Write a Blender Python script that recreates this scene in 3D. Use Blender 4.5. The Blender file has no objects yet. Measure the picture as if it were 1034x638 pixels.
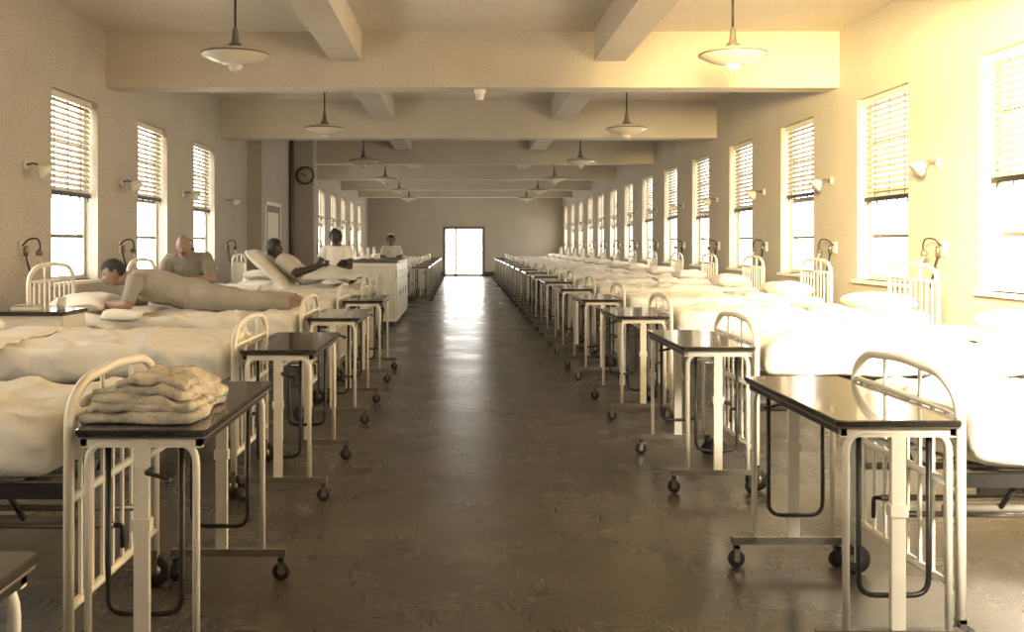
import bpy, math, random
from mathutils import Vector, Matrix, noise
random.seed(7)
V=Vector
scene=bpy.context.scene
scene.view_settings.view_transform='Standard'
scene.view_settings.look='None'

# ---------------------------------------------------------------- materials
def srgb(r,g,b):
    f=lambda c:(c/255/12.92) if c/255<=0.04045 else ((c/255+0.055)/1.055)**2.4
    return (f(r),f(g),f(b),1)
def mat(name,col,rough=.6,metal=0,var=.06,scale=8,bump=0,bscale=30,emit=0,grain=0,coat=0):
    m=bpy.data.materials.new(name); m.use_nodes=True
    nt=m.node_tree; N=nt.nodes; L=nt.links; b=N['Principled BSDF']
    tc=N.new('ShaderNodeTexCoord')
    no=N.new('ShaderNodeTexNoise'); no.inputs['Scale'].default_value=scale; no.inputs['Detail'].default_value=5
    L.new(tc.outputs['Object'],no.inputs['Vector'])
    mr=N.new('ShaderNodeMapRange'); mr.inputs[1].default_value=.25; mr.inputs[2].default_value=.75
    mr.inputs[3].default_value=1-var; mr.inputs[4].default_value=1+var
    L.new(no.outputs['Fac'],mr.inputs[0])
    fac=mr.outputs[0]
    if grain:
        n2=N.new('ShaderNodeTexNoise'); n2.inputs['Scale'].default_value=60; n2.inputs['Detail'].default_value=3
        L.new(tc.outputs['Object'],n2.inputs['Vector'])
        m2=N.new('ShaderNodeMapRange'); m2.inputs[1].default_value=.3; m2.inputs[2].default_value=.7
        m2.inputs[3].default_value=1-grain; m2.inputs[4].default_value=1+grain
        L.new(n2.outputs['Fac'],m2.inputs[0])
        mm=N.new('ShaderNodeMath'); mm.operation='MULTIPLY'; L.new(fac,mm.inputs[0]); L.new(m2.outputs[0],mm.inputs[1]); fac=mm.outputs[0]
    mx=N.new('ShaderNodeVectorMath'); mx.operation='SCALE'; mx.inputs[0].default_value=col[:3]
    L.new(fac,mx.inputs['Scale']); L.new(mx.outputs[0],b.inputs['Base Color'])
    b.inputs['Roughness'].default_value=rough; b.inputs['Metallic'].default_value=metal
    if coat: b.inputs['Coat Weight'].default_value=coat
    if emit:
        b.inputs['Emission Color'].default_value=col; b.inputs['Emission Strength'].default_value=emit
    if bump:
        n3=N.new('ShaderNodeTexNoise'); n3.inputs['Scale'].default_value=bscale; n3.inputs['Detail'].default_value=4
        n3.inputs['Distortion'].default_value=.6
        L.new(tc.outputs['Object'],n3.inputs['Vector'])
        bp=N.new('ShaderNodeBump'); bp.inputs['Strength'].default_value=bump; bp.inputs['Distance'].default_value=.02
        L.new(n3.outputs['Fac'],bp.inputs['Height']); L.new(bp.outputs[0],b.inputs['Normal'])
    return m
M={}
M['wall']=mat('wall_plaster',srgb(180,170,154),.85,var=.07,scale=1.2,bump=.15,bscale=60,grain=.22)
M['ceil']=mat('ceiling_plaster',srgb(208,197,179),.9,var=.07,scale=1.0,bump=.1,bscale=60,grain=.14)
M['beam']=mat('beam_plaster',srgb(196,185,167),.9,var=.07,scale=1.5,bump=.1,bscale=50,grain=.14)
M['base']=mat('baseboard_paint',srgb(66,59,52),.5)
M['cream']=mat('cream_enamel',srgb(216,207,187),.35,var=.05,scale=14)
M['greyp']=mat('grey_enamel',srgb(98,91,81),.4,var=.1,scale=14)
M['dark']=mat('dark_metal',srgb(40,36,32),.4,metal=.3,var=.15,scale=20)
M['steel']=mat('worn_steel',srgb(136,128,114),.3,metal=.8,var=.15,scale=20)
M['rubber']=mat('black_rubber',srgb(24,22,20),.6)
M['top']=mat('dark_laminate',srgb(46,41,37),.16,var=.25,scale=9,coat=.4)
M['sheet']=mat('white_linen',srgb(218,210,194),.9,var=.07,scale=4,bump=.9,bscale=8)
M['pillow']=mat('pillow_cotton',srgb(228,220,204),.9,var=.05,bump=.6,bscale=10)
M['towel']=mat('folded_cotton',srgb(172,162,143),.95,var=.32,scale=11,bump=.9,bscale=24)
M['white']=mat('white_paint',srgb(232,223,203),.4,var=.03)
M['blind']=mat('blind_slat',srgb(172,162,143),.5,var=.05)
M['opal']=mat('opal_glass',srgb(204,193,171),.25,var=.05,scale=5)
M['pane']=mat('daylight_glass',(1,.955,.87,1),.3,emit=10,var=0)
M['doorpane']=mat('door_daylight_glass',(1,.97,.90,1),.3,emit=19,var=0)
M['skin']=mat('skin',srgb(142,115,95),.55,var=.05,scale=20)
M['skin_dk']=mat('skin_dark',srgb(66,55,47),.5,var=.05,scale=20)
M['hair']=mat('dark_hair',srgb(30,26,23),.6,var=.3,scale=60,bump=.5,bscale=120)
M['hairg']=mat('grey_hair',srgb(150,138,120),.7,var=.3,scale=60,bump=.5,bscale=120)
M['eye']=mat('eye_white',srgb(176,164,146),.3); M['iris']=mat('iris',srgb(30,24,20),.2)
M['lip']=mat('lips',srgb(108,83,70),.5)
M['pj']=mat('pyjama_cotton',srgb(152,145,131),.95,var=.16,scale=5,bump=.8,bscale=11)
M['pj2']=mat('shirt_cotton',srgb(128,121,108),.95,var=.18,scale=8,bump=.8,bscale=11)
M['gown']=mat('gown_cotton',srgb(196,188,170),.95,var=.08,scale=9,bump=.6,bscale=14)
M['uniform']=mat('uniform_cotton',srgb(238,230,212),.9,var=.04,scale=9,bump=.4,bscale=14)
M['clock']=mat('clock_face',srgb(176,165,145),.4)

def floor_mat():
    m=bpy.data.materials.new('floor_tiles'); m.use_nodes=True
    nt=m.node_tree; N=nt.nodes; L=nt.links; b=N['Principled BSDF']
    tc=N.new('ShaderNodeTexCoord')
    T=.23
    br=N.new('ShaderNodeTexBrick'); br.offset=0; br.squash=1
    br.inputs['Scale'].default_value=1; br.inputs['Brick Width'].default_value=T; br.inputs['Row Height'].default_value=T
    br.inputs['Mortar Size'].default_value=.0015; br.inputs['Mortar Smooth'].default_value=.3
    br.inputs['Color1'].default_value=srgb(68,62,56); br.inputs['Color2'].default_value=srgb(54,49,45); br.inputs['Mortar'].default_value=srgb(34,31,28)
    L.new(tc.outputs['Object'],br.inputs['Vector'])
    ck=N.new('ShaderNodeTexChecker'); ck.inputs['Scale'].default_value=1/T; L.new(tc.outputs['Object'],ck.inputs['Vector'])
    def streak(sx,sy,sc):
        mp=N.new('ShaderNodeMapping'); mp.inputs['Scale'].default_value=(sx,sy,1); L.new(tc.outputs['Object'],mp.inputs[0])
        n=N.new('ShaderNodeTexNoise'); n.inputs['Scale'].default_value=sc; n.inputs['Detail'].default_value=5; L.new(mp.outputs[0],n.inputs['Vector']); return n
    a=streak(1,9,8); c=streak(9,1,8)
    mx=N.new('ShaderNodeMix'); mx.data_type='FLOAT'; L.new(ck.outputs['Fac'],mx.inputs[0]); L.new(a.outputs['Fac'],mx.inputs[2]); L.new(c.outputs['Fac'],mx.inputs[3])
    mr=N.new('ShaderNodeMapRange'); mr.inputs[1].default_value=.3; mr.inputs[2].default_value=.7; mr.inputs[3].default_value=.6; mr.inputs[4].default_value=1.4
    L.new(mx.outputs[0],mr.inputs[0])
    sc=N.new('ShaderNodeVectorMath'); sc.operation='SCALE'; L.new(br.outputs['Color'],sc.inputs[0]); L.new(mr.outputs[0],sc.inputs['Scale'])
    s=streak(4,34,2.6); s2=streak(30,5,3.0)
    mxx=N.new('ShaderNodeMath'); mxx.operation='MAXIMUM'; L.new(s.outputs['Fac'],mxx.inputs[0]); L.new(s2.outputs['Fac'],mxx.inputs[1])
    r2=N.new('ShaderNodeMapRange'); r2.inputs[1].default_value=.67; r2.inputs[2].default_value=.73; r2.inputs[3].default_value=0; r2.inputs[4].default_value=.6; L.new(mxx.outputs[0],r2.inputs[0])
    mc=N.new('ShaderNodeMix'); mc.data_type='RGBA'; L.new(r2.outputs[0],mc.inputs[0]); L.new(sc.outputs[0],mc.inputs[6]); mc.inputs[7].default_value=srgb(150,141,125)
    L.new(mc.outputs[2],b.inputs['Base Color'])
    n4=N.new('ShaderNodeTexNoise'); n4.inputs['Scale'].default_value=1.3; n4.inputs['Detail'].default_value=4; L.new(tc.outputs['Object'],n4.inputs['Vector'])
    r3=N.new('ShaderNodeMapRange'); r3.inputs[1].default_value=.3; r3.inputs[2].default_value=.7; r3.inputs[3].default_value=.19; r3.inputs[4].default_value=.30; L.new(n4.outputs['Fac'],r3.inputs[0])
    ad2=N.new('ShaderNodeMath'); ad2.operation='MULTIPLY_ADD'; L.new(mx.outputs[0],ad2.inputs[0]); ad2.inputs[1].default_value=.08; L.new(r3.outputs[0],ad2.inputs[2])
    ad3=N.new('ShaderNodeMath'); ad3.operation='MULTIPLY_ADD'; L.new(r2.outputs[0],ad3.inputs[0]); ad3.inputs[1].default_value=.3; L.new(ad2.outputs[0],ad3.inputs[2])
    L.new(ad3.outputs[0],b.inputs['Roughness'])
    n=N.new('ShaderNodeTexNoise'); n.inputs['Scale'].default_value=9; n.inputs['Detail'].default_value=4; L.new(tc.outputs['Object'],n.inputs['Vector'])
    bp=N.new('ShaderNodeBump'); bp.inputs['Strength'].default_value=.12; bp.inputs['Distance'].default_value=.01
    ad=N.new('ShaderNodeMath'); ad.operation='MULTIPLY_ADD'; L.new(br.outputs['Fac'],ad.inputs[0]); ad.inputs[1].default_value=-.35; L.new(n.outputs['Fac'],ad.inputs[2])
    L.new(ad.outputs[0],bp.inputs['Height']); L.new(bp.outputs[0],b.inputs['Normal'])
    b.inputs['Specular IOR Level'].default_value=.5
    return m
M['floor']=floor_mat()

# ---------------------------------------------------------------- mesh builder
class MB:
    def __init__(s): s.v=[];s.f=[];s.m=[];s.s=[];s.mats=[]
    def mi(s,k):
        if k not in s.mats: s.mats.append(k)
        return s.mats.index(k)
    def add(s,vs,fs,k,smooth=False):
        o=len(s.v); i=s.mi(k); s.v+= [V(a) for a in vs]
        for f in fs: s.f.append([o+j for j in f]); s.m.append(i); s.s.append(smooth)
    def box(s,x0,x1,y0,y1,z0,z1,k,R=None):
        vs=[V((x,y,z)) for x in(x0,x1) for y in(y0,y1) for z in(z0,z1)]
        if R is not None: vs=[R@a for a in vs]
        s.add(vs,[(0,1,3,2),(4,6,7,5),(0,4,5,1),(2,3,7,6),(0,2,6,4),(1,5,7,3)],k)
    def loft(s,rings,k,smooth=True,cap=True):
        n=len(rings[0]); vs=[p for r in rings for p in r]; fs=[]
        for i in range(len(rings)-1):
            for j in range(n):
                a=i*n+j;b=i*n+(j+1)%n; fs.append((a,b,b+n,a+n))
        if cap: fs.append(tuple(range(n-1,-1,-1))); fs.append(tuple((len(rings)-1)*n+j for j in range(n)))
        s.add(vs,fs,k,smooth)
    def tube(s,pts,r,k,seg=8,round_=False):
        pts=[V(p) for p in pts]; n=len(pts); rs=r if isinstance(r,(list,tuple)) else [r]*n
        rs=list(rs)
        if round_:
            d0=(pts[0]-pts[1]).normalized(); d1=(pts[-1]-pts[-2]).normalized(); r0,r1=rs[0],rs[-1]
            pre=[];prr=[]
            for a in (80,50,25):
                t=math.radians(a); pre.append(pts[0]+d0*r0*math.sin(t)); prr.append(r0*math.cos(t))
            post=[];por=[]
            for a in (25,50,80):
                t=math.radians(a); post.append(pts[-1]+d1*r1*math.sin(t)); por.append(r1*math.cos(t))
            pts=pre+pts+post; rs=prr+rs+por; n=len(pts)
        rings=[]; nrm=None
        for i in range(n):
            t=(pts[min(i+1,n-1)]-pts[max(i-1,0)]).normalized()
            if nrm is None:
                ref=(V((0,0,1)) if abs(t.z)<.9 else V((1,0,0)))
                nrm=(ref-t*ref.dot(t)).normalized()
            else:
                nrm=(nrm-t*nrm.dot(t)).normalized()
            bn=t.cross(nrm)
            rings.append([pts[i]+nrm*rs[i]*math.cos(2*math.pi*j/seg)+bn*rs[i]*math.sin(2*math.pi*j/seg) for j in range(seg)])
        s.loft(rings,k)
    def lathe(s,prof,c,k,axis='z',seg=24):
        c=V(c); rings=[]
        for r,h in prof:
            ring=[]
            for j in range(seg):
                a=2*math.pi*j/seg; x,y=r*math.cos(a),r*math.sin(a)
                p={'z':V((x,y,h)),'x':V((h,x,y)),'y':V((y,h,x))}[axis]; ring.append(c+p)
            rings.append(ring)
        s.loft(rings,k)
    def ell(s,c,rad,k,R=None,nu=16,nv=10,fn=None):
        c=V(c); rings=[]
        for i in range(1,nv):
            ph=math.pi*i/nv
            ring=[]
            for j in range(nu):
                a=2*math.pi*j/nu
                p=V((rad[0]*math.sin(ph)*math.cos(a),rad[1]*math.sin(ph)*math.sin(a),-rad[2]*math.cos(ph)))
                if fn: p=fn(p)
                if R is not None: p=R@p
                ring.append(c+p)
            rings.append(ring)
        s.loft(rings,k)
    def rbox(s,c,size,r,k,n=(12,8,4),fn=None,R=None):
        c=V(c); h=V(size)/2; idx={}; vs=[]; fs=[]
        def vid(i,j,l):
            key=(i,j,l)
            if key not in idx:
                p=V((h.x*(2*i/n[0]-1),h.y*(2*j/n[1]-1),h.z*(2*l/n[2]-1)))
                q=V((max(-h.x+r,min(h.x-r,p.x)),max(-h.y+r,min(h.y-r,p.y)),max(-h.z+r,min(h.z-r,p.z))))
                d=p-q
                if d.length>1e-7: p=q+d.normalized()*r if sum(abs(t)>1e-6 for t in d)>1 else q+d.normalized()*min(r,d.length)
                if fn: p=fn(p)
                if R is not None: p=R@p
                idx[key]=len(vs); vs.append(c+p)
            return idx[key]
        for i in range(n[0]):
            for j in range(n[1]):
                fs.append((vid(i,j,n[2]),vid(i+1,j,n[2]),vid(i+1,j+1,n[2]),vid(i,j+1,n[2])))
                fs.append((vid(i,j,0),vid(i,j+1,0),vid(i+1,j+1,0),vid(i+1,j,0)))
        for i in range(n[0]):
            for l in range(n[2]):
                fs.append((vid(i,0,l),vid(i+1,0,l),vid(i+1,0,l+1),vid(i,0,l+1)))
                fs.append((vid(i,n[1],l),vid(i,n[1],l+1),vid(i+1,n[1],l+1),vid(i+1,n[1],l)))
        for j in range(n[1]):
            for l in range(n[2]):
                fs.append((vid(0,j,l),vid(0,j,l+1),vid(0,j+1,l+1),vid(0,j+1,l)))
                fs.append((vid(n[0],j,l),vid(n[0],j+1,l),vid(n[0],j+1,l+1),vid(n[0],j,l+1)))
        s.add(vs,fs,k,True)
    def slab(s,x0,x1,y0,y1,z0,z1,r,k):
        pts=[]
        for cx,cy,a0 in((x1-r,y1-r,0),(x0+r,y1-r,90),(x0+r,y0+r,180),(x1-r,y0+r,270)):
            for t in range(0,91,18):
                a=math.radians(a0+t); pts.append((cx+r*math.cos(a),cy+r*math.sin(a)))
        cx,cy=(x0+x1)/2,(y0+y1)/2
        def ring(z,ins): 
            out=[]
            for x,y in pts:
                dx=(x-cx);dy=(y-cy); out.append(V((x-ins*(1 if dx>0 else -1),y-ins*(1 if dy>0 else -1),z)))
            return out
        e=min(.004,(z1-z0)/3)
        s.loft([ring(z0,e),ring(z0+e,0),ring(z1-e,0),ring(z1,e)],k,smooth=False)
    def mesh(s,name):
        me=bpy.data.meshes.new(name); me.from_pydata([tuple(a) for a in s.v],[],s.f)
        for k in s.mats: me.materials.append(M[k])
        for p,i,sm in zip(me.polygons,s.m,s.s): p.material_index=i; p.use_smooth=sm
        me.update()
        import bmesh
        bm=bmesh.new(); bm.from_mesh(me); bmesh.ops.recalc_face_normals(bm,faces=bm.faces); bm.to_mesh(me); bm.free()
        return me
def obj(name,me,loc=(0,0,0),rz=0,parent=None):
    o=bpy.data.objects.new(name,me); scene.collection.objects.link(o); o.location=loc; o.rotation_euler=(0,0,rz)
    if parent: o.parent=parent
    return o
def spline(pts,n=6):
    pts=[V(p) for p in pts]; out=[]
    P=[pts[0]*2-pts[1]]+pts+[pts[-1]*2-pts[-2]]
    for i in range(1,len(P)-2):
        for t in range(n):
            u=t/n; a,b,c,d=P[i-1:i+3]
            out.append(.5*((2*b)+(c-a)*u+(2*a-5*b+4*c-d)*u*u+(3*b-a-3*c+d)*u**3))
    out.append(pts[-1]); return out
def fillet(pts,r=.05,n=5):
    pts=[V(p) for p in pts]; out=[pts[0]]
    for i in range(1,len(pts)-1):
        a=(pts[i-1]-pts[i]); b=(pts[i+1]-pts[i]); rr=min(r,a.length*.49,b.length*.49)
        p0=pts[i]+a.normalized()*rr; p1=pts[i]+b.normalized()*rr
        for t in range(n+1):
            u=t/n; out.append(p0*(1-u)**2+pts[i]*2*u*(1-u)+p1*u*u)
    out.append(pts[-1]); return out

# ---------------------------------------------------------------- people
def basis(f,u):
    f=V(f).normalized(); u=V(u); u=(u-f*u.dot(f)).normalized(); s=f.cross(u)
    return Matrix((s,f,u)).transposed()
def headshape(p):
    x,y,z=p
    t=max(0,-z/.115)
    x*=1-.30*t**1.6; 
    if y<0: y*=1-.35*t
    else: y*=1-.06*t
    if y>.02:
        g=lambda cx,cz,sx,sz:math.exp(-((x-cx)/sx)**2-((z-cz)/sz)**2)
        y+= .012*g(0,.0,.011,.02)+.024*g(0,-.022,.013,.013)
        y-= .010*(g(.029,.006,.017,.012)+g(-.029,.006,.017,.012))
        y+= .006*(g(.03,.03,.024,.009)+g(-.03,.03,.024,.009))
        y+= .007*g(0,-.056,.022,.011)-.004*g(0,-.056,.03,.003)+.009*g(0,-.09,.022,.014)
        y+= .004*(g(.042,-.02,.018,.018)+g(-.042,-.02,.018,.018))
    return V((x,y,z))
def build_head(c,f,u,skin,hair,style='short',cap=False,sc=1.0):
    b=MB(); B=basis(f,u)*1; Rm=B.to_4x4()@Matrix.Scale(sc,4)
    b.ell(c,(.074,.094,.115),skin,Rm,48,40,headshape)
    for s in(-1,1):
        b.ell(V(c)+(Rm@V((s*.029,.0745,.006))),(.0115,.0105,.006),'eye',Rm,12,8)
        b.ell(V(c)+(Rm@V((s*.029,.082,.006))),(.0055,.0045,.005),'iris',Rm,8,6)
        b.ell(V(c)+(Rm@V((s*.029,.075,.0125))),(.0135,.011,.0045),skin,Rm,12,8)
        b.tube([V(c)+Rm@V((s*(.014+.03*t),.089-.012*t*t-.004,.024+.006*math.sin(t*2.6))) for t in(0,.25,.5,.75,1)],.0032*sc,hair,6,True)
        b.ell(V(c)+(Rm@V((s*.077,-.008,-.006))),(.009,.018,.030),skin,Rm@Matrix.Rotation(s*.35,4,'Z'),12,10)
        b.ell(V(c)+(Rm@V((s*.082,-.006,-.004))),(.005,.009,.018),'lip',Rm@Matrix.Rotation(s*.35,4,'Z'),10,8)
    b.ell(V(c)+(Rm@V((0,.0885,-.0525))),(.021,.006,.004),'lip',Rm,12,6); b.ell(V(c)+(Rm@V((0,.088,-.0605))),(.018,.006,.0045),'lip',Rm,12,6)
    off={'short':.010,'bald':.004,'wavy':.022}[style]
    nu,nv=48,36; vs=[];fs=[]
    for i in range(nv+1):
        ph=math.pi*i/nv
        for j in range(nu):
            a=2*math.pi*j/nu; d=V((math.sin(ph)*math.cos(a),math.sin(ph)*math.sin(a),math.cos(ph)))
            p=headshape(V((.074*d.x,.094*d.y,.115*d.z)))
            o=off*(1+.5*noise.noise(d*5))
            vs.append(p+d*o)
    def keep(p):
        if style=='bald': return p.y<.02 and -.05<p.z<.035 and (abs(p.x)>.05 or p.y<-.06)
        line=.062 if p.y>.03 else (.02-.9*(.03-p.y) if p.y>-.03 else -.055)
        if style=='wavy': line-=.02 if p.y<.03 else 0
        return p.z>max(line,-.075)
    for i in range(nv):
        for j in range(nu):
            q=(i*nu+j,i*nu+(j+1)%nu,(i+1)*nu+(j+1)%nu,(i+1)*nu+j)
            cc=sum((vs[k] for k in q),V((0,0,0)))/4
            if keep(cc): fs.append(q)
    b.add([V(c)+Rm@p for p in vs],fs,hair,True)
    if cap:
        rings=[]
        for z,rx,ry in((.085,.06,.05),(.10,.068,.055),(.135,.066,.05),(.15,.05,.035),(.152,.01,.01)):
            rings.append([V(c)+Rm@V((rx*math.cos(a),-.015+ry*math.sin(a),z)) for a in[2*math.pi*j/20 for j in range(20)]])
        b.loft(rings,'uniform')
    return b
def hand(b,w,d,n,side,skin,curl=.35):
    w=V(w); d=V(d).normalized(); n=V(n); n=(n-d*n.dot(d)).normalized(); s=d.cross(n)*side
    rings=[]
    for t,wd,th in((-.02,.024,.02),(.0,.027,.02),(.03,.035,.018),(.06,.041,.016),(.085,.040,.013),(.095,.034,.009)):
        rings.append([w+d*t+s*wd*math.cos(a)+n*th*math.sin(a) for a in[2*math.pi*j/14 for j in range(14)]])
    b.loft(rings,skin)
    for off,L in((-.030,.060),(-.010,.076),(.010,.082),(.030,.072)):
        p=w+d*.08+s*off; a=curl*.5; pts=[p]
        for k,fr in enumerate((.45,.3,.25)):
            dd=(d*math.cos(a)+n*math.sin(a)+s*off*1.5).normalized(); p=p+dd*L*fr; pts.append(p); a+=curl
        b.tube(pts,[.0092,.0088,.0078,.0066],skin,8,True)
    p=w+d*.025+s*.026; dd=(d*.65+s*.7+n*.25).normalized(); p1=p+dd*.045; d2=(d*.85+s*.4+n*.35).normalized(); p2=p1+d2*.032
    b.tube([p,p1,p2],[.013,.011,.008],skin,8,True)
def person(name,J,side,cloth,skin,hair,style,face,up,cap=False,legmat=None,handn=((0,0,-1),(0,0,-1)),skirt=None,shoes=None,hsc=1.0,armr=1.0,fat=1.0,sleeve=.85):
    root=bpy.data.objects.new(name,None); scene.collection.objects.link(root); root.location=J['pelvis']
    S=V(side).normalized(); P={k:V(v) for k,v in J.items()}; legmat=legmat or cloth
    b=MB()
    pel,ch,nk,hd=P['pelvis'],P['chest'],P['neck'],P['head']
    headbase=hd-V(up).normalized()*.07-V(face).normalized()*.02
    sh=(P['shL']+P['shR'])/2
    pts=[pel-(ch-pel).normalized()*.10,pel-(ch-pel).normalized()*.04,pel+(ch-pel)*.15,pel+(ch-pel)*.55,ch,ch+(sh-ch)*.6,sh+(nk-sh)*.35,nk,headbase,hd]
    wd=[(.10,.07),(.155,.11),(.165,.118),(.155,.11),(.175,.125),(.172,.115),(.13,.085),(.066,.064),(.052,.056),(.045,.05)]
    rings=[]
    for i,p in enumerate(pts):
        t=(pts[min(i+1,len(pts)-1)]-pts[max(i-1,0)]).normalized(); s2=(S-t*S.dot(t)).normalized(); n=t.cross(s2); q=fat if i<7 else 1
        rings.append([p+s2*wd[i][0]*q*math.cos(a)+n*wd[i][1]*q*math.sin(a) for a in[2*math.pi*j/24 for j in range(24)]])
    b.loft(rings,cloth)
    segs=[(pts[0],ch,cloth),(ch,sh,cloth),(sh,nk-(nk-sh)*.3,cloth),(nk,hd,skin)]
    for q in'LR':
        s0,e,w=P['sh'+q],P['el'+q],P['wr'+q]
        b.tube([sh.lerp(s0,.4),s0,s0.lerp(e,.3),s0.lerp(e,.7),e,e.lerp(w,.3),e.lerp(w,.7),w],[r*armr for r in(.075,.07,.064,.057,.05,.046,.036,.029)],cloth,14,True)
        segs+=[(s0,s0.lerp(e,sleeve),cloth),(s0.lerp(e,sleeve+.05),e,skin),(e,w,skin)]
        h,k,an,to=P['hip'+q],P['kn'+q],P['an'+q],P['to'+q]
        b.tube([h,h.lerp(k,.3),h.lerp(k,.7),k,k.lerp(an,.3),k.lerp(an,.7),an],[r*fat for r in(.096,.09,.076,.066,.066,.058,.045)],cloth,14,True)
        hl=an-(to-an).normalized()*.05
        b.tube([hl,an.lerp(to,.3),an.lerp(to,.7),to],[.034,.038,.036,.025],cloth,12,True)
        segs+=[(h,k,legmat),(k,k.lerp(an,.85),legmat),(an,to,shoes or skin)]
    if skirt:
        rings=[]
        for z,rx,ry in skirt:
            rings.append([V((pel.x,pel.y,z))+V((rx*math.cos(a)*(1+.04*math.sin(9*a)),ry*math.sin(a)*(1+.04*math.sin(9*a)),0)) for a in[2*math.pi*j/48 for j in range(48)]])
        b.loft(rings,cloth)
    me=b.mesh(name+'_src'); o=bpy.data.objects.new('tmp',me); scene.collection.objects.link(o)
    r=o.modifiers.new('r','REMESH'); r.mode='VOXEL'; r.voxel_size=.0135; r.use_smooth_shade=True
    sm_=o.modifiers.new('s','SMOOTH'); sm_.factor=.5; sm_.iterations=5
    dg=bpy.context.evaluated_depsgraph_get(); me2=bpy.data.meshes.new_from_object(o.evaluated_get(dg)); bpy.data.objects.remove(o)
    me2.materials.clear(); keys=list(dict.fromkeys([s[2] for s in segs]))
    for k in keys: me2.materials.append(M[k])
    def near(c):
        best=9;bk=0
        for a,e,k in segs:
            ab=e-a; t=max(0,min(1,(c-a).dot(ab)/ab.length_squared)); dd=(c-(a+ab*t)).length
            if dd<best: best=dd;bk=keys.index(k)
        if skirt and c.z<pel.z and c.z>skirt[-1][0]-.01: bk=keys.index(cloth)
        return bk
    clothk={keys.index(k) for k in keys if k in(cloth,legmat)}
    for pl in me2.polygons: pl.material_index=near(pl.center); pl.use_smooth=True
    isc=[False]*len(me2.vertices)
    for pl in me2.polygons:
        if pl.material_index in clothk:
            for vi in pl.vertices: isc[vi]=True
    for v in me2.vertices:
        c=v.co
        if isc[v.index]:
            fold=(1-abs(noise.noise(V((c.x*5,c.y*5,c.z*5)))))**4*.012+(1-abs(noise.noise(V((c.x*9+3,c.y*7,c.z*9)))))**3*.005
            v.co=c+v.normal*(noise.noise(c*7)*.007+fold)
    inv=Matrix.Translation(-root.location)
    me2.transform(inv); obj('body',me2,parent=root)
    h=build_head(hd,face,up,skin,hair,style,cap,hsc).mesh('head'); h.transform(inv); obj('head',h,parent=root)
    hb=MB()
    for i,q in enumerate('LR'):
        d=(P['wr'+q]-P['el'+q]).normalized()
        hand(hb,P['wr'+q],d,handn[i],1 if q=='L' else -1,skin)
    hm=hb.mesh('hands'); hm.transform(inv); obj('hands',hm,parent=root)
    if not cap:
        cb=MB(); ax=(nk-sh).normalized(); s2=(S-ax*S.dot(ax)).normalized(); n2=ax.cross(s2)
        cp=nk-ax*.03
        cb.tube([cp+s2*.075*math.cos(a)+n2*.07*math.sin(a) for a in[2*math.pi*j/20 for j in range(21)]],.014,cloth,8)
        cm=cb.mesh('collar'); cm.transform(inv); obj('collar',cm,parent=root)
    return root
Lb=[3.73+2.36*k for k in range(-1,16)]
Lb=[y for y in Lb if not(17<y<24) and y<41]
y=Lb[3]; zb=.90
person('man_lying_prone',dict(pelvis=(-2.25,y,zb+.10),chest=(-2.58,y,zb+.17),neck=(-2.82,y-.01,zb+.26),head=(-2.965,y-.02,zb+.295),
 shL=(-2.74,y-.19,zb+.22),shR=(-2.74,y+.19,zb+.22),elL=(-2.76,y-.29,zb+.03),elR=(-2.80,y+.24,zb+.03),wrL=(-3.00,y-.20,zb+.035),wrR=(-3.03,y+.1,zb+.035),
 hipL=(-2.2,y-.1,zb+.09),hipR=(-2.2,y+.1,zb+.09),knL=(-1.80,y-.14,zb+.055),knR=(-1.80,y+.13,zb+.055),anL=(-1.42,y-.13,zb+.05),anR=(-1.43,y+.15,zb+.05),toL=(-1.36,y-.12,zb+.04),toR=(-1.36,y+.16,zb+.04)),
 (0,1,0),'pj','skin','hair','short',(-1,-.35,-.5),(-.4,0,1),fat=1.12)
y=Lb[4]; x=-2.93
person('man_sitting_on_bed',dict(pelvis=(x,y-.10,.99),chest=(x,y-.18,1.18),neck=(x,y-.27,1.335),head=(x-.02,y-.34,1.415),
 shL=(x-.195,y-.23,1.265),shR=(x+.195,y-.23,1.265),elL=(x-.27,y-.30,1.06),elR=(x+.27,y-.30,1.06),wrL=(x-.12,y-.50,1.06),wrR=(x+.10,y-.50,1.06),
 hipL=(x-.1,y-.14,.98),hipR=(x+.1,y-.14,.98),knL=(x-.15,y-.58,.96),knR=(x+.15,y-.58,.96),anL=(x-.15,y-.64,.53),anR=(x+.15,y-.64,.53),toL=(x-.16,y-.78,.48),toR=(x+.16,y-.78,.48)),
 (1,0,0),'pj2','skin','hairg','bald',(.12,-1,-.38),(0,-.3,1),fat=1.15,armr=1.12)
y=Lb[5]
person('woman_reclining',dict(pelvis=(-2.08,y,.99),chest=(-2.30,y,1.15),neck=(-2.44,y,1.28),head=(-2.50,y,1.375),
 shL=(-2.38,y-.18,1.22),shR=(-2.38,y+.18,1.22),elL=(-2.17,y-.26,1.06),elR=(-2.15,y+.25,1.08),wrL=(-1.93,y-.2,1.13),wrR=(-1.92,y+.18,1.14),
 hipL=(-2.05,y-.1,.98),hipR=(-2.05,y+.1,.98),knL=(-1.72,y-.12,1.06),knR=(-1.72,y+.12,1.06),anL=(-1.46,y-.1,.96),anR=(-1.46,y+.1,.96),toL=(-1.42,y-.1,1.00),toR=(-1.42,y+.1,1.00)),
 (0,1,0),'gown','skin_dk','hair','wavy',(1,-.2,.1),(-.35,0,1))
b=MB()
R=Matrix.Rotation(math.radians(42),4,'Y')
def pf(p):
    u,v=p.x/.36,p.y/.36; t=max(0,(1-abs(u)**4))*max(0,(1-abs(v)**4)); return V((p.x,p.y,p.z*(.25+.75*t**.5)+noise.noise(p*5)*.012))
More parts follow.
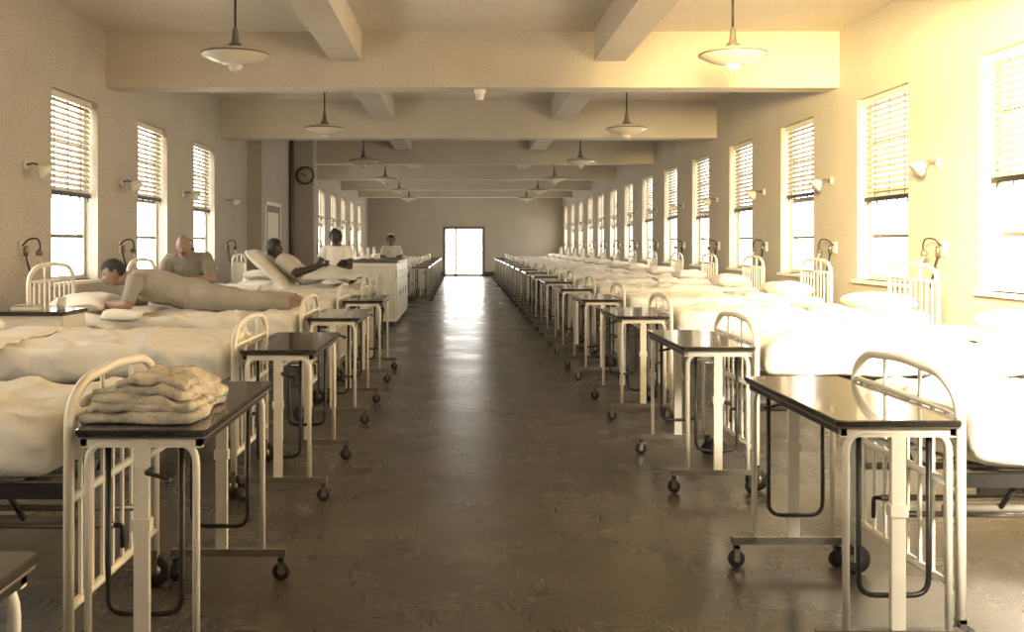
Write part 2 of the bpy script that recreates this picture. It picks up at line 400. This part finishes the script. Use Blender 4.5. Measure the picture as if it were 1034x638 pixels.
b.rbox((0,0,0),(.72,.78,.15),.04,'pillow',(20,20,4),pf,R); obj('backrest_pillow',b.mesh('backrest'),(-2.54,y,1.10))
b=MB()
def bf(p):
    x=p.x; k=math.exp(-((x+.02)/.26)**2)*.13*max(0,1-(abs(p.y)/.5)**2.5); return V((p.x,p.y,p.z+k+noise.noise(V((p.x*7,p.y*5,1)))*.02))
b.rbox((0,0,0),(.70,1.00,.05),.022,'sheet',(30,34,2),bf); obj('bed_blanket',b.mesh('blanket'),(-1.71,y,.99))
def nurse(name,x,y,H,skin,fx,reach):
    k=H/1.66; Z=lambda z:z*k
    J=dict(pelvis=(x,y,Z(.93)),chest=(x,y-.02,Z(1.2)),neck=(x,y-.03,Z(1.41)),head=(x-.01,y-.06,Z(1.535)),
     shL=(x-.17,y-.02,Z(1.345)),shR=(x+.17,y-.02,Z(1.345)),hipL=(x-.09,y,Z(.9)),hipR=(x+.09,y,Z(.9)),knL=(x-.09,y-.02,Z(.49)),knR=(x+.09,y-.02,Z(.49)),
     anL=(x-.09,y+.02,.09),anR=(x+.09,y+.02,.09),toL=(x-.1,y-.13,.04),toR=(x+.1,y-.13,.04))
    if reach: J.update(elL=(x-.25,y-.14,Z(1.13)),elR=(x+.21,y-.12,Z(1.1)),wrL=(x-.33,y-.36,Z(1.08)),wrR=(x-.02,y-.27,Z(1.06)))
    else: J.update(elL=(x-.23,y-.02,Z(1.08)),elR=(x+.23,y-.02,Z(1.08)),wrL=(x-.18,y-.2,Z(.95)),wrR=(x+.18,y-.2,Z(.95)))
    person(name,J,(1,0,0),'uniform',skin,'hair','wavy',(fx,-1,-.12),(0,-.05,1),cap=True,legmat='uniform',shoes='white',
     skirt=[(Z(1.04),.13,.10),(Z(.93),.185,.15),(Z(.75),.215,.19),(Z(.5),.25,.225),(Z(.42),.255,.23)],armr=.85,hsc=.96,sleeve=.55)
nurse('nurse_standing',-1.82,14.35,1.66,'skin_dk',-.3,True)
nurse('nurse_walking',-1.62,22.6,1.64,'skin',.2,False)

# ---------------------------------------------------------------- room
XL,XR,Y0,Y1,HC,HB=-4.07,4.30,-3.5,42.6,3.86,3.22
SILL,HEAD=1.05,3.0
WW=.62
b=MB(); b.box(XL-.3,XR+.3,Y0-.3,Y1+.3,-.1,0,'floor'); obj('floor',b.mesh('floor'))
b=MB(); b.box(XL-.3,XR+.3,Y0-.3,Y1+.3,HC,HC+.15,'ceil'); obj('ceiling',b.mesh('ceiling'))
Lc=[10.43+2.6*k for k in range(-5,14)]
Lc=[c for c in Lc if not(17<c<23.2) and c<Y1-1]
Rc=[10.17+2.58*k for k in range(-5,14)]
Rc=[c for c in Rc if c<Y1-1]
def wall(name,x0,x1,cs):
    b=MB(); b.box(x0,x1,Y0,Y1,0,SILL,'wall'); b.box(x0,x1,Y0,Y1,HEAD,HC,'wall')
    y=Y0
    for c in cs: b.box(x0,x1,y,c-WW,SILL,HEAD,'wall'); y=c+WW
    b.box(x0,x1,y,Y1,SILL,HEAD,'wall'); obj(name,b.mesh(name))
wall('wall_left',XL-.3,XL,Lc); wall('wall_right',XR,XR+.3,Rc)
b=MB(); b.box(XL-.3,XR+.3,Y0-.3,Y0,0,HC,'wall'); obj('wall_near',b.mesh('wall_near'))
dx0,dx1,dh=-.84,.96,2.15
b=MB(); b.box(XL-.3,dx0,Y1,Y1+.3,0,HC,'wall'); b.box(dx1,XR+.3,Y1,Y1+.3,0,HC,'wall'); b.box(dx0,dx1,Y1,Y1+.3,dh,HC,'wall')
obj('wall_far',b.mesh('wall_far'))
b=MB()
for x0,x1 in((dx0,dx0+.08),(dx1-.08,dx1)): b.box(x0,x1,Y1+.0,Y1+.12,0,dh,'greyp')
b.box(dx0,dx1,Y1+.0,Y1+.12,dh-.08,dh,'greyp')
mid=dx0+.55
for x0,x1 in((dx0+.08,mid),(mid,dx1-.08)):
    b.box(x0,x0+.05,Y1+.05,Y1+.1,0,dh-.08,'white'); b.box(x1-.05,x1,Y1+.05,Y1+.1,0,dh-.08,'white')
    b.box(x0,x1,Y1+.05,Y1+.1,0,.12,'white'); b.box(x0,x1,Y1+.05,Y1+.1,dh-.14,dh-.08,'white')
b.box(dx0+.08,dx1-.08,Y1+.11,Y1+.12,.0,dh-.08,'doorpane')
obj('door_1',b.mesh('door_1'))
for nm,x0,x1,y0,y1 in(('baseboard_left',XL,XL+.02,Y0,18.75),('baseboard_right',XR-.02,XR,Y0,Y1),('baseboard_far',XL,dx0,Y1-.02,Y1),('baseboard_far',dx1,XR,Y1-.02,Y1)):
    b=MB(); b.box(x0,x1,y0,y1,0,.2,'base'); obj(nm,b.mesh(nm))
b=MB(); b.box(XL,-3.8,18.75,21.8,0,HC,'wall'); obj('wall_partition',b.mesh('wp'))
b=MB(); b.box(XL,-3.28,21.8,22.25,0,HC,'wall'); b.box(XL,-3.26,21.78,22.27,0,.2,'base'); obj('wall_pier',b.mesh('wpier'))
b=MB()
b.box(-3.8,-3.77,19.0,19.08,0,2.25,'white');b.box(-3.8,-3.77,20.5,20.58,0,2.25,'white');b.box(-3.8,-3.77,19.0,20.58,2.18,2.25,'white')
b.box(-3.8,-3.785,19.08,20.5,0,2.18,'greyp'); b.box(-3.785,-3.778,19.25,20.33,1.25,2.05,'white'); b.box(-3.79,-3.77,19.2,20.38,1.2,1.25,'dark')
obj('door_2',b.mesh('door_2'))
b=MB(); b.tube([(-3.74,21.7,0),(-3.74,21.7,HC)],.05,'greyp',10); obj('drain_pipe',b.mesh('pipe'))
for yb in (6.0,11.3,16.75,22.25,27.75,33.25,38.7):
    b=MB(); b.box(XL,XR,yb,yb+.36,HB,HC,'beam'); obj('ceiling_beam',b.mesh('cross_beam'))
for xa,xb in((-1.5,-1.15),(1.5,1.85)):
    b=MB(); b.box(xa,xb,Y0,Y1,HC-.34,HC,'beam'); obj('ceiling_joist',b.mesh('long_beam'))
def window_mesh(sgn):
    b=MB(); X=lambda a:a*sgn
    def bx(a0,a1,y0,y1,z0,z1,k): b.box(min(X(a0),X(a1)),max(X(a0),X(a1)),y0,y1,z0,z1,k)
    f=.05
    bx(.14,.22,-WW,-WW+f,SILL,HEAD,'cream'); bx(.14,.22,WW-f,WW,SILL,HEAD,'cream')
    bx(.14,.22,-WW,WW,HEAD-f,HEAD,'cream'); bx(.14,.22,-WW,WW,SILL,SILL+f,'cream')
    bx(.15,.2,-WW,WW,1.98,2.04,'greyp'); bx(.15,.2,-WW,WW,1.5,1.54,'greyp'); bx(.15,.2,-WW,WW,2.5,2.54,'greyp')
    bx(.21,.22,-WW+f,WW-f,SILL+f,HEAD-f,'pane')
    bx(-.05,.2,-WW-.04,WW+.04,SILL-.035,SILL,'cream')
    return b.mesh('window')
def blind_mesh(sgn,low):
    b=MB(); z=HEAD-.09
    b.box(min(.06*sgn,.11*sgn),max(.06*sgn,.11*sgn),-WW+.02,WW-.02,HEAD-.06,HEAD,'cream')
    while z>low+.04:
        R=Matrix.Translation((.085*sgn,0,z))@Matrix.Rotation(math.radians(-56*sgn),4,'Y')
        b.box(-.027,.027,-WW+.03,WW-.03,-.0015,.0015,'blind',R); z-=.06
    b.box(min(.065*sgn,.105*sgn),max(.065*sgn,.105*sgn),-WW+.03,WW-.03,low-.01,low+.035,'dark')
    for y in(-.35,0,.35): b.tube([(.085*sgn,y,HEAD-.05),(.085*sgn,y,low)],.006,'greyp',5)
    for i in range(5):
        y=-.48+.24*i; b.tube([(.06*sgn,y,low),(.055*sgn,y,low-.05)],.008,'dark',5)
    return b.mesh('blind')
wm={-1:window_mesh(-1),1:window_mesh(1)}
bm_={-1:[blind_mesh(-1,l) for l in(1.95,1.97,2.02)],1:[blind_mesh(1,l) for l in(1.95,2.05,1.9)]}
wi=1
for sgn,xw,cs in((-1,XL,Lc),(1,XR,Rc)):
    for c in cs:
        obj('window_%d'%wi,wm[sgn],(xw,c,0)); obj('venetian_blind',random.choice(bm_[sgn]),(xw,c,0)); wi+=1
# ---------------------------------------------------------------- pendants
b=MB()
b.lathe([(.0,.0),(.05,.0),(.055,-.02),(.03,-.04),(.0,-.04)],(0,0,HC),'greyp')
b.tube([(0,0,HC-.02),(0,0,3.22)],.011,'dark',8)
b.lathe([(.012,3.30),(.022,3.28),(.03,3.2),(.034,3.17),(.06,3.15),(.06,3.12)],(0,0,0),'greyp')
b.lathe([(.06,3.125),(.15,3.115),(.25,3.09),(.285,3.07),(.288,3.055),(.27,3.045),(.2,3.01),(.12,2.985),(.08,2.978),(.0,2.977)],(0,0,0),'opal',seg=40)
b.lathe([(.0,2.98),(.065,2.98),(.062,2.955),(.045,2.93),(.015,2.918),(.0,2.916)],(0,0,0),'opal')
b.lathe([(.289,3.07),(.293,3.062),(.289,3.054),(.284,3.06)],(0,0,0),'greyp',seg=40)
pm=b.mesh('pendant_lamp')
for y in(3.0,8.5,14,19.5,25,30.5,36):
    for x in(-1.95,2.32): obj('pendant_lamp',pm,(x,y,0))
b=MB(); b.lathe([(.0,0),(.07,0),(.07,-.03),(.05,-.05),(.045,-.11),(.0,-.12)],(.2,11.48,HB),'white'); obj('smoke_detector',b.mesh('det'))
b=MB(); b.lathe([(0,0),(.2,0),(.2,-.05),(.18,-.06),(.175,-.045),(0,-.045)],(0,0,0),'dark','y',32)
b.lathe([(0,-.046),(.172,-.046),(.172,-.05),(0,-.05)],(0,0,0),'clock','y',32)
for i in range(12):
    R=Matrix.Rotation(math.radians(30*i),4,'Y'); b.box(-.006,.006,-.055,-.05,.13,.16,'dark',R)
b.box(-.008,.008,-.058,-.052,-.02,.1,'dark',Matrix.Rotation(math.radians(-60),4,'Y')); b.box(-.005,.005,-.06,-.054,-.02,.14,'dark',Matrix.Rotation(math.radians(150),4,'Y'))
obj('wall_clock',b.mesh('clock'),(-3.46,21.8,2.93))
# ---------------------------------------------------------------- wall sconces and bed-head units
def sconce(s):
    b=MB(); b.lathe([(0,0),(.05,0),(.045,-.02*s),(0,-.025*s)],(0,0,2.17),'cream','x',16)
    b.tube(fillet([(0,0,2.17),(-.1*s,0,2.19),(-.14*s,0,2.15)],.03),.009,'greyp',8)
    rings=[]
    for t,(x,z,r) in enumerate([(-.13,2.17,.02),(-.15,2.155,.045),(-.19,2.12,.075),(-.205,2.105,.08)]):
        d=V((-.7*s,0,-.7)).normalized(); u=V((0,1,0)); w=d.cross(u)
        rings.append([V((x*s,0,z))+u*r*math.cos(a)+w*r*math.sin(a) for a in[2*math.pi*j/16 for j in range(16)]])
    b.loft(rings,'white'); return b.mesh('reading_lamp')
def unit(s):
    b=MB(); b.box(-.02 if s>0 else 0,0 if s>0 else .02,-.05,.05,1.33,1.46,'cream')
    b.tube(spline([(-.02*s,0,1.42),(-.08*s,.02,1.48),(-.16*s,.02,1.48),(-.19*s,0,1.4),(-.16*s,0,1.36)]),.008,'dark',8)
    b.lathe([(0,0),(.02,0),(.024,-.03),(.022,-.09),(0,-.1)],(-.07*s,-.03,1.42),'steel')
    b.lathe([(0,0),(.022,0),(.034,.02),(.022,.05),(0,.055)],(-.18*s,.0,1.33),'greyp')
    b.tube(spline([(-.07*s,-.03,1.33),(-.12*s,-.05,1.15),(-.1*s,.05,1.05),(-.05*s,.1,1.2),(-.03*s,.05,1.35)]),.006,'dark',6)
    b.tube(spline([(-.18*s,0,1.33),(-.21*s,.03,1.2),(-.16*s,.08,1.08)]),.006,'cream',6)
    return b.mesh('bedside_outlet')
sm={-1:sconce(-1),1:sconce(1)}; um={-1:unit(-1),1:unit(1)}
for s,xw,cs in((-1,XL,Lc),(1,XR,Rc)):
    for c in cs:
        y=c-1.23
        if Y0+.3<y and not(s<0 and 21<y<22.6): 
            obj('reading_lamp',sm[s],(xw,y,0)); obj('bedside_outlet',um[s],(xw,y-.1,0))
obj('reading_lamp',sm[-1],(XL,17.0,0)); obj('bedside_outlet',um[-1],(XL,16.95,0))
# ---------------------------------------------------------------- bed
def panel(b,x,h,low):
    hw=.46
    pts=[(x,-hw,.12),(x,-hw,h-.10),(x,-hw*.72,h-.02),(x,0,h),(x,hw*.72,h-.02),(x,hw,h-.10),(x,hw,.12)]
    b.tube(fillet(pts,.09,6),.018,'cream',10)
    b.tube([(x,-hw,h-.14),(x,hw,h-.14)],.012,'cream',8)
    b.tube([(x,-hw,low),(x,hw,low)],.016,'cream',8)
    b.tube([(x,-hw,.60),(x,hw,.60)],.016,'cream',8)
    for i in range(1,9):
        y=-hw+2*hw*i/9; b.box(x-.005,x+.005,y-.010,y+.010,low,h-.14,'cream')
    for i in (3,6):
        y=-hw+2*hw*i/9; b.tube([(x,y,h-.14),(x,y,h-.02)],.008,'cream',6)
def castor(b,x,y,r,zt,w=.022):
    b.lathe([(0,-w/2),(r*.75,-w/2),(r,-w*.3),(r,w*.3),(r*.75,w/2),(0,w/2)],(x,y,r),'rubber','y',20)
    b.lathe([(0,-w*.6),(r*.4,-w*.6),(r*.4,w*.6),(0,w*.6)],(x,y,r),'steel','y',12)
    b.box(x-.012,x+.012,y-w*.9,y-w*.6,r-.01,r*2+.02,'steel'); b.box(x-.012,x+.012,y+w*.6,y+w*.9,r-.01,r*2+.02,'steel')
    b.box(x-.014,x+.014,y-w*.9,y+w*.9,r*2+.008,r*2+.02,'steel')
    b.tube([(x,y,r*2+.015),(x,y,zt)],.011,'steel',8)
def bed_mesh(seed,pil=True):
    b=MB(); L=1.1
    panel(b,L,1.0,.24); panel(b,-L,1.27,.3)
    for x in(-L,L):
        for y in(-.46,.46): castor(b,x,y,.066,.2)
    for y in(-.45,.45):
        b.box(-L,L,y-.018,y+.018,.605,.65,'dark'); b.tube([(-L,y*.75,.5),(L,y*.75,.5)],.016,'greyp',8)
    for x in(-.85,-.4,.05,.5,.9): b.box(x-.02,x+.02,-.45,.45,.6,.63,'dark'); b.tube([(x,-.34,.5),(x,-.45,.61)],.01,'dark',6); b.tube([(x,.34,.5),(x,.45,.61)],.01,'dark',6)
    for i in range(9): b.tube([(-1.05,-.38+i*.095,.64),(1.05,-.38+i*.095,.64)],.005,'steel',5)
    for y in(-.12,.12):
        b.tube([(.1,y,.42),(L+.03,y,.42)],.013,'steel',8); b.tube([(.1,y,.42),(-.1,y,.6)],.012,'dark',6)
        b.tube(fillet([(L+.03,y,.42),(L+.06,y,.42),(L+.06,y,.34)],.01),.009,'dark',6)
    b.box(.35,.45,-.3,.3,.38,.45,'greyp'); b.lathe([(0,-.05),(.05,-.05),(.05,.05),(0,.05)],(.4,-.33,.42),'steel','y',12)
    b.box(-.3,.6,-.40,-.36,.36,.43,'greyp'); b.lathe([(0,-.03),(.035,-.03),(.035,.03),(0,.03)],(.55,-.42,.40),'white','y',12); b.box(.1,.22,-.44,-.38,.38,.45,'white')
    rnd=V((seed*13.1,seed*7.7,0))
    def f(p):
        q=p.copy(); nz=noise.noise(V((p.x*1.8,p.y*2.6,0))+rnd)*.03+noise.noise(V((p.x*5,p.y*7,0))+rnd)*.016
        ridge=(1-abs(noise.noise(V((p.x*2.2+p.y*1.5,p.y*3.4-p.x,0))+rnd)))**7*.036+(1-abs(noise.noise(V((p.x*4-p.y*3,p.y*5+p.x*2,4))+rnd)))**8*.018
        if p.z>0: q.z+=nz+ridge-.014
        else:
            q.z+= noise.noise(V((p.x*2.4,p.y*2,3))+rnd)*.035
        side=max(0,abs(p.y)/.5-.85)/.15
        q.y+=math.copysign(1,p.y)*side*((noise.noise(V((p.x*7,p.z*2,5))+rnd))*.024+(1-abs(noise.noise(V((p.x*3.5+p.z*5,p.z,7))+rnd)))**5*.034-.016)
        e=max(0,abs(p.x)/1.05-.9)/.1
        q.x+=math.copysign(1,p.x)*e*noise.noise(V((p.y*7,p.z*2,9))+rnd)*.02
        return q
    b.rbox((0,0,.765),(2.1,.97,.21),.07,'sheet',(72,34,8),f)
    if pil:
        def pf(p):
            u,v=p.x/.23,p.y/.34; t=max(0,(1-abs(u)**3.2))*max(0,(1-abs(v)**3.2))
            z=p.z*(.12+.88*t**.5)
            return V((p.x*(1-.08*abs(v)),p.y*(1-.06*abs(u)),z+noise.noise(V((p.x*6,p.y*6,1))+rnd)*.026))
        b.rbox((-.78,(.03 if seed%2 else -.02),.935),(.46,.70,.17),.03,'pillow',(18,22,4),pf)
    if seed%3!=1:
        def g(p): return V((p.x+noise.noise(V((p.y*4,1,1))+rnd)*.02,p.y*1.0,p.z-(max(0,abs(p.y)-.46))*1.1+noise.noise(V((p.x*4,p.y*5,2))+rnd)*.014))
        b.rbox((-.35,0,.885),(.32,1.01,.035),.015,'sheet',(10,30,2),g)
    return b.mesh('hospital_bed')
beds=[bed_mesh(i) for i in range(4)]
nopil=bed_mesh(9,False)
BLx,BRx=-2.40,2.82
Rb=[3.88+2.37*k for k in range(-1,16)]
Rb=[y for y in Rb if y<41.4]
for i,y in enumerate(Lb):
    obj('hospital_bed',nopil if i in(5,) else beds[(i*3+1)%4],(BLx,y,0))
for i,y in enumerate(Rb): obj('hospital_bed',beds[(i*3+2)%4],(BRx,y,0),math.pi)
# ---------------------------------------------------------------- overbed table (local +x = aisle side)
def table_mesh():
    b=MB(); hx,hy=.215,.56; T=.85; ox=.03
    b.slab(-hx,hx,-hy,hy,T-.022,T,.02,'top')
    b.slab(-hx+.004,hx-.004,-hy+.004,hy-.004,T-.03,T-.022,.02,'steel')
    b.box(-hx+.02,hx-.02,-hy+.02,-hy+.045,T-.06,T-.03,'cream'); b.box(-hx+.02,hx-.02,hy-.045,hy-.02,T-.06,T-.03,'cream')
    b.box(-hx+.02,-hx+.04,-hy+.02,hy-.02,T-.055,T-.03,'dark'); b.box(hx-.04,hx-.02,-hy+.02,hy-.02,T-.055,T-.03,'dark')
    for s in(-1,1):
        y=s*(hy-.03)
        b.box(ox-.245,ox+.245,y-.016,y+.016,.105,.135,'greyp')
        for x in(-.225,.225): castor(b,ox+x,y,.038,.12,.018)
        b.box(-.024,.024,y-.012,y+.012,.13,T-.03,'cream')
        b.tube(fillet([(-.175,y,.13),(-.175,y,T-.045),(.175,y,T-.045),(.175,y,.13)],.07,6),.0125,'cream',10)
        yi=y-s*.03
        b.tube(fillet([(-.12,yi,T-.05),(-.12,yi,.24),(.12,yi,.24),(.12,yi,T-.05)],.06,6),.0095,'dark',8)
        b.box(-.03,.03,y-.02,y+.02,.52,.56,'cream')
    b.tube([(0,-hy+.04,T-.1),(0,hy-.04,T-.1)],.014,'cream',8)
    b.tube(fillet([(.03,-hy+.03,T-.13),(.03,-hy-.03,T-.13),(.11,-hy-.03,T-.15),(.11,-hy-.07,T-.15)],.012),.008,'dark',6)
    return b.mesh('overbed_table')
tm=table_mesh()
for i,y in enumerate(Lb):
    if y<12 or y>24: obj('overbed_table',tm,(-1.035,y,0))
for i,y in enumerate(Rb): obj('overbed_table',tm,(1.48,y+.02,0),math.pi)
# ---------------------------------------------------------------- folded linen on near table
def linen():
    b=MB(); z=.852; rr=random.Random(3)
    for i,(sx,sy,t) in enumerate([(.38,.50,.032),(.35,.47,.030),(.36,.44,.032),(.32,.40,.030),(.25,.33,.030)]):
        R=Matrix.Rotation(rr.uniform(-.22,.22) if i else 0,4,'Z'); sd=V((i*5.3,2,1))
        def fn(p,sd=sd,t=t,i=i,sx=sx):
            n=noise.noise(V((p.x*7,p.y*5,0))+sd); n2=noise.noise(V((p.x*20,p.y*14,3))+sd)
            rg=(1-abs(noise.noise(V((p.x*8+p.y*3,p.y*6,4))+sd)))**5*.014
            sag=-.022*max(0,abs(p.x)/(sx/2)-.65)/.35 if i>1 else 0
            return V((p.x+n*.03,p.y+noise.noise(V((p.x*6,p.y*6,6))+sd)*.035,p.z+(n*.009+n2*.005+rg-.003)*(1 if i else (p.z>0))+sag))
        b.rbox((rr.uniform(-.02,.02),rr.uniform(-.03,.03),z+t/2),(sx,sy,t),t*.48,'towel',(36,44,4),fn,R); z+=t*.88
    return b.mesh('folded_linen')
obj('folded_linen',linen(),(-1.065,3.50,0))
# ---------------------------------------------------------------- bedside locker
b=MB()
b.slab(-.26,.26,-.22,.22,.93,.96,.02,'top'); b.box(-.24,.24,-.2,.2,.12,.93,'cream')
for z in(.72,.16): b.box(-.22,.22,-.212,-.2,z,z+(.17 if z>.5 else .52),'white')
b.tube([(-.05,-.225,.8),(.05,-.225,.8)],.006,'steel'); b.tube([(.17,-.225,.4),(.17,-.225,.5)],.006,'steel')
for x in(-.21,.21):
    for y in(-.17,.17): b.tube([(x,y,0),(x,y,.13)],.016,'dark',8)
obj('bedside_locker',b.mesh('locker'),(-3.08,7.25,0))
b=MB(); b.slab(-.09,.09,-.06,.06,0,.025,.005,'white'); b.slab(-.08,.08,-.055,.055,.025,.04,.005,'towel'); obj('stack_of_magazines',b.mesh('mags'),(-3.17,7.2,.96))
b=MB(); b.lathe([(0,0),(.032,0),(.036,.09),(.033,.09),(.03,.01),(0,.01)],(0,0,0),'opal'); obj('drinking_glass',b.mesh('glass'),(-2.95,7.28,.96))
# ---------------------------------------------------------------- nurses cabinet
b=MB(); cx=.35
b.box(-2.3+cx,-1.5+cx,17.2,20.6,.08,1.1,'white'); b.slab(-2.33+cx,-1.47+cx,17.17,20.63,1.1,1.14,.02,'greyp'); b.box(-2.26+cx,-1.54+cx,17.24,20.56,0,.08,'base')
for i in range(4):
    y0=17.22+i*.84; b.box(-1.5+cx,-1.488+cx,y0,y0+.8,.14,.8,'cream'); b.box(-1.5+cx,-1.488+cx,y0,y0+.8,.83,1.06,'cream')
    b.tube([(-1.475+cx,y0+.38,.94),(-1.475+cx,y0+.48,.94)],.008,'steel'); b.tube([(-1.475+cx,y0+.72,.5),(-1.475+cx,y0+.72,.6)],.008,'steel')
for i in range(2): b.box(-2.26+cx+i*.39,-1.91+cx+i*.39,17.188,17.2,.14,1.05,'cream'); b.tube([(-1.95+cx+i*.12,17.175,.6),(-1.95+cx+i*.12,17.175,.7)],.008,'steel')
obj('nurses_cabinet',b.mesh('cabinet'))
b=MB(); b.slab(-.18,.18,-.14,.14,0,.02,.02,'steel'); b.lathe([(0,.02),(.05,.02),(.055,.1),(.03,.12),(0,.12)],(-.08,0,0),'white'); b.box(.02,.12,-.05,.05,.02,.09,'cream'); obj('instrument_tray',b.mesh('tray'),(-1.6,17.7,1.14))

# ---------------------------------------------------------------- light
w=bpy.data.worlds.new('World'); scene.world=w; w.use_nodes=True
w.node_tree.nodes['Background'].inputs[0].default_value=(1,.9,.72,1); w.node_tree.nodes['Background'].inputs[1].default_value=1.0
def light(name,typ,loc,target,energy,col,**kw):
    l=bpy.data.lights.new(name,typ); l.energy=energy; l.color=col
    for k,v in kw.items(): setattr(l,k,v)
    o=bpy.data.objects.new(name,l); scene.collection.objects.link(o); o.location=loc
    o.rotation_euler=(V(target)-V(loc)).to_track_quat('-Z','Y').to_euler(); return o
light('added_warm_wash','SPOT',(1.2,2.8,2.7),(4.3,7.2,3.2),14000,(1,.77,.36),spot_size=math.radians(74),spot_blend=1.0,shadow_soft_size=.5)  # added spot, no such ward lamp; washes upper right wall and ceiling gold
light('added_low_wash','SPOT',(2.3,.4,2.7),(3.9,4.3,.3),13000,(1,.93,.78),spot_size=math.radians(66),spot_blend=1.0,shadow_soft_size=.4)  # added fill without a source in the room; bleaches near right beds and floor

# ---------------------------------------------------------------- camera
cd=bpy.data.cameras.new('camera'); cam=bpy.data.objects.new('camera',cd); scene.collection.objects.link(cam)
cam.location=(0,0,1.45); cam.rotation_euler=(math.radians(90),0,0)
cd.sensor_fit='HORIZONTAL'; cd.sensor_width=36; cd.lens=36*1000/1034
cd.shift_x=50/1034; cd.shift_y=-74/1034; cd.clip_end=200
scene.camera=cam
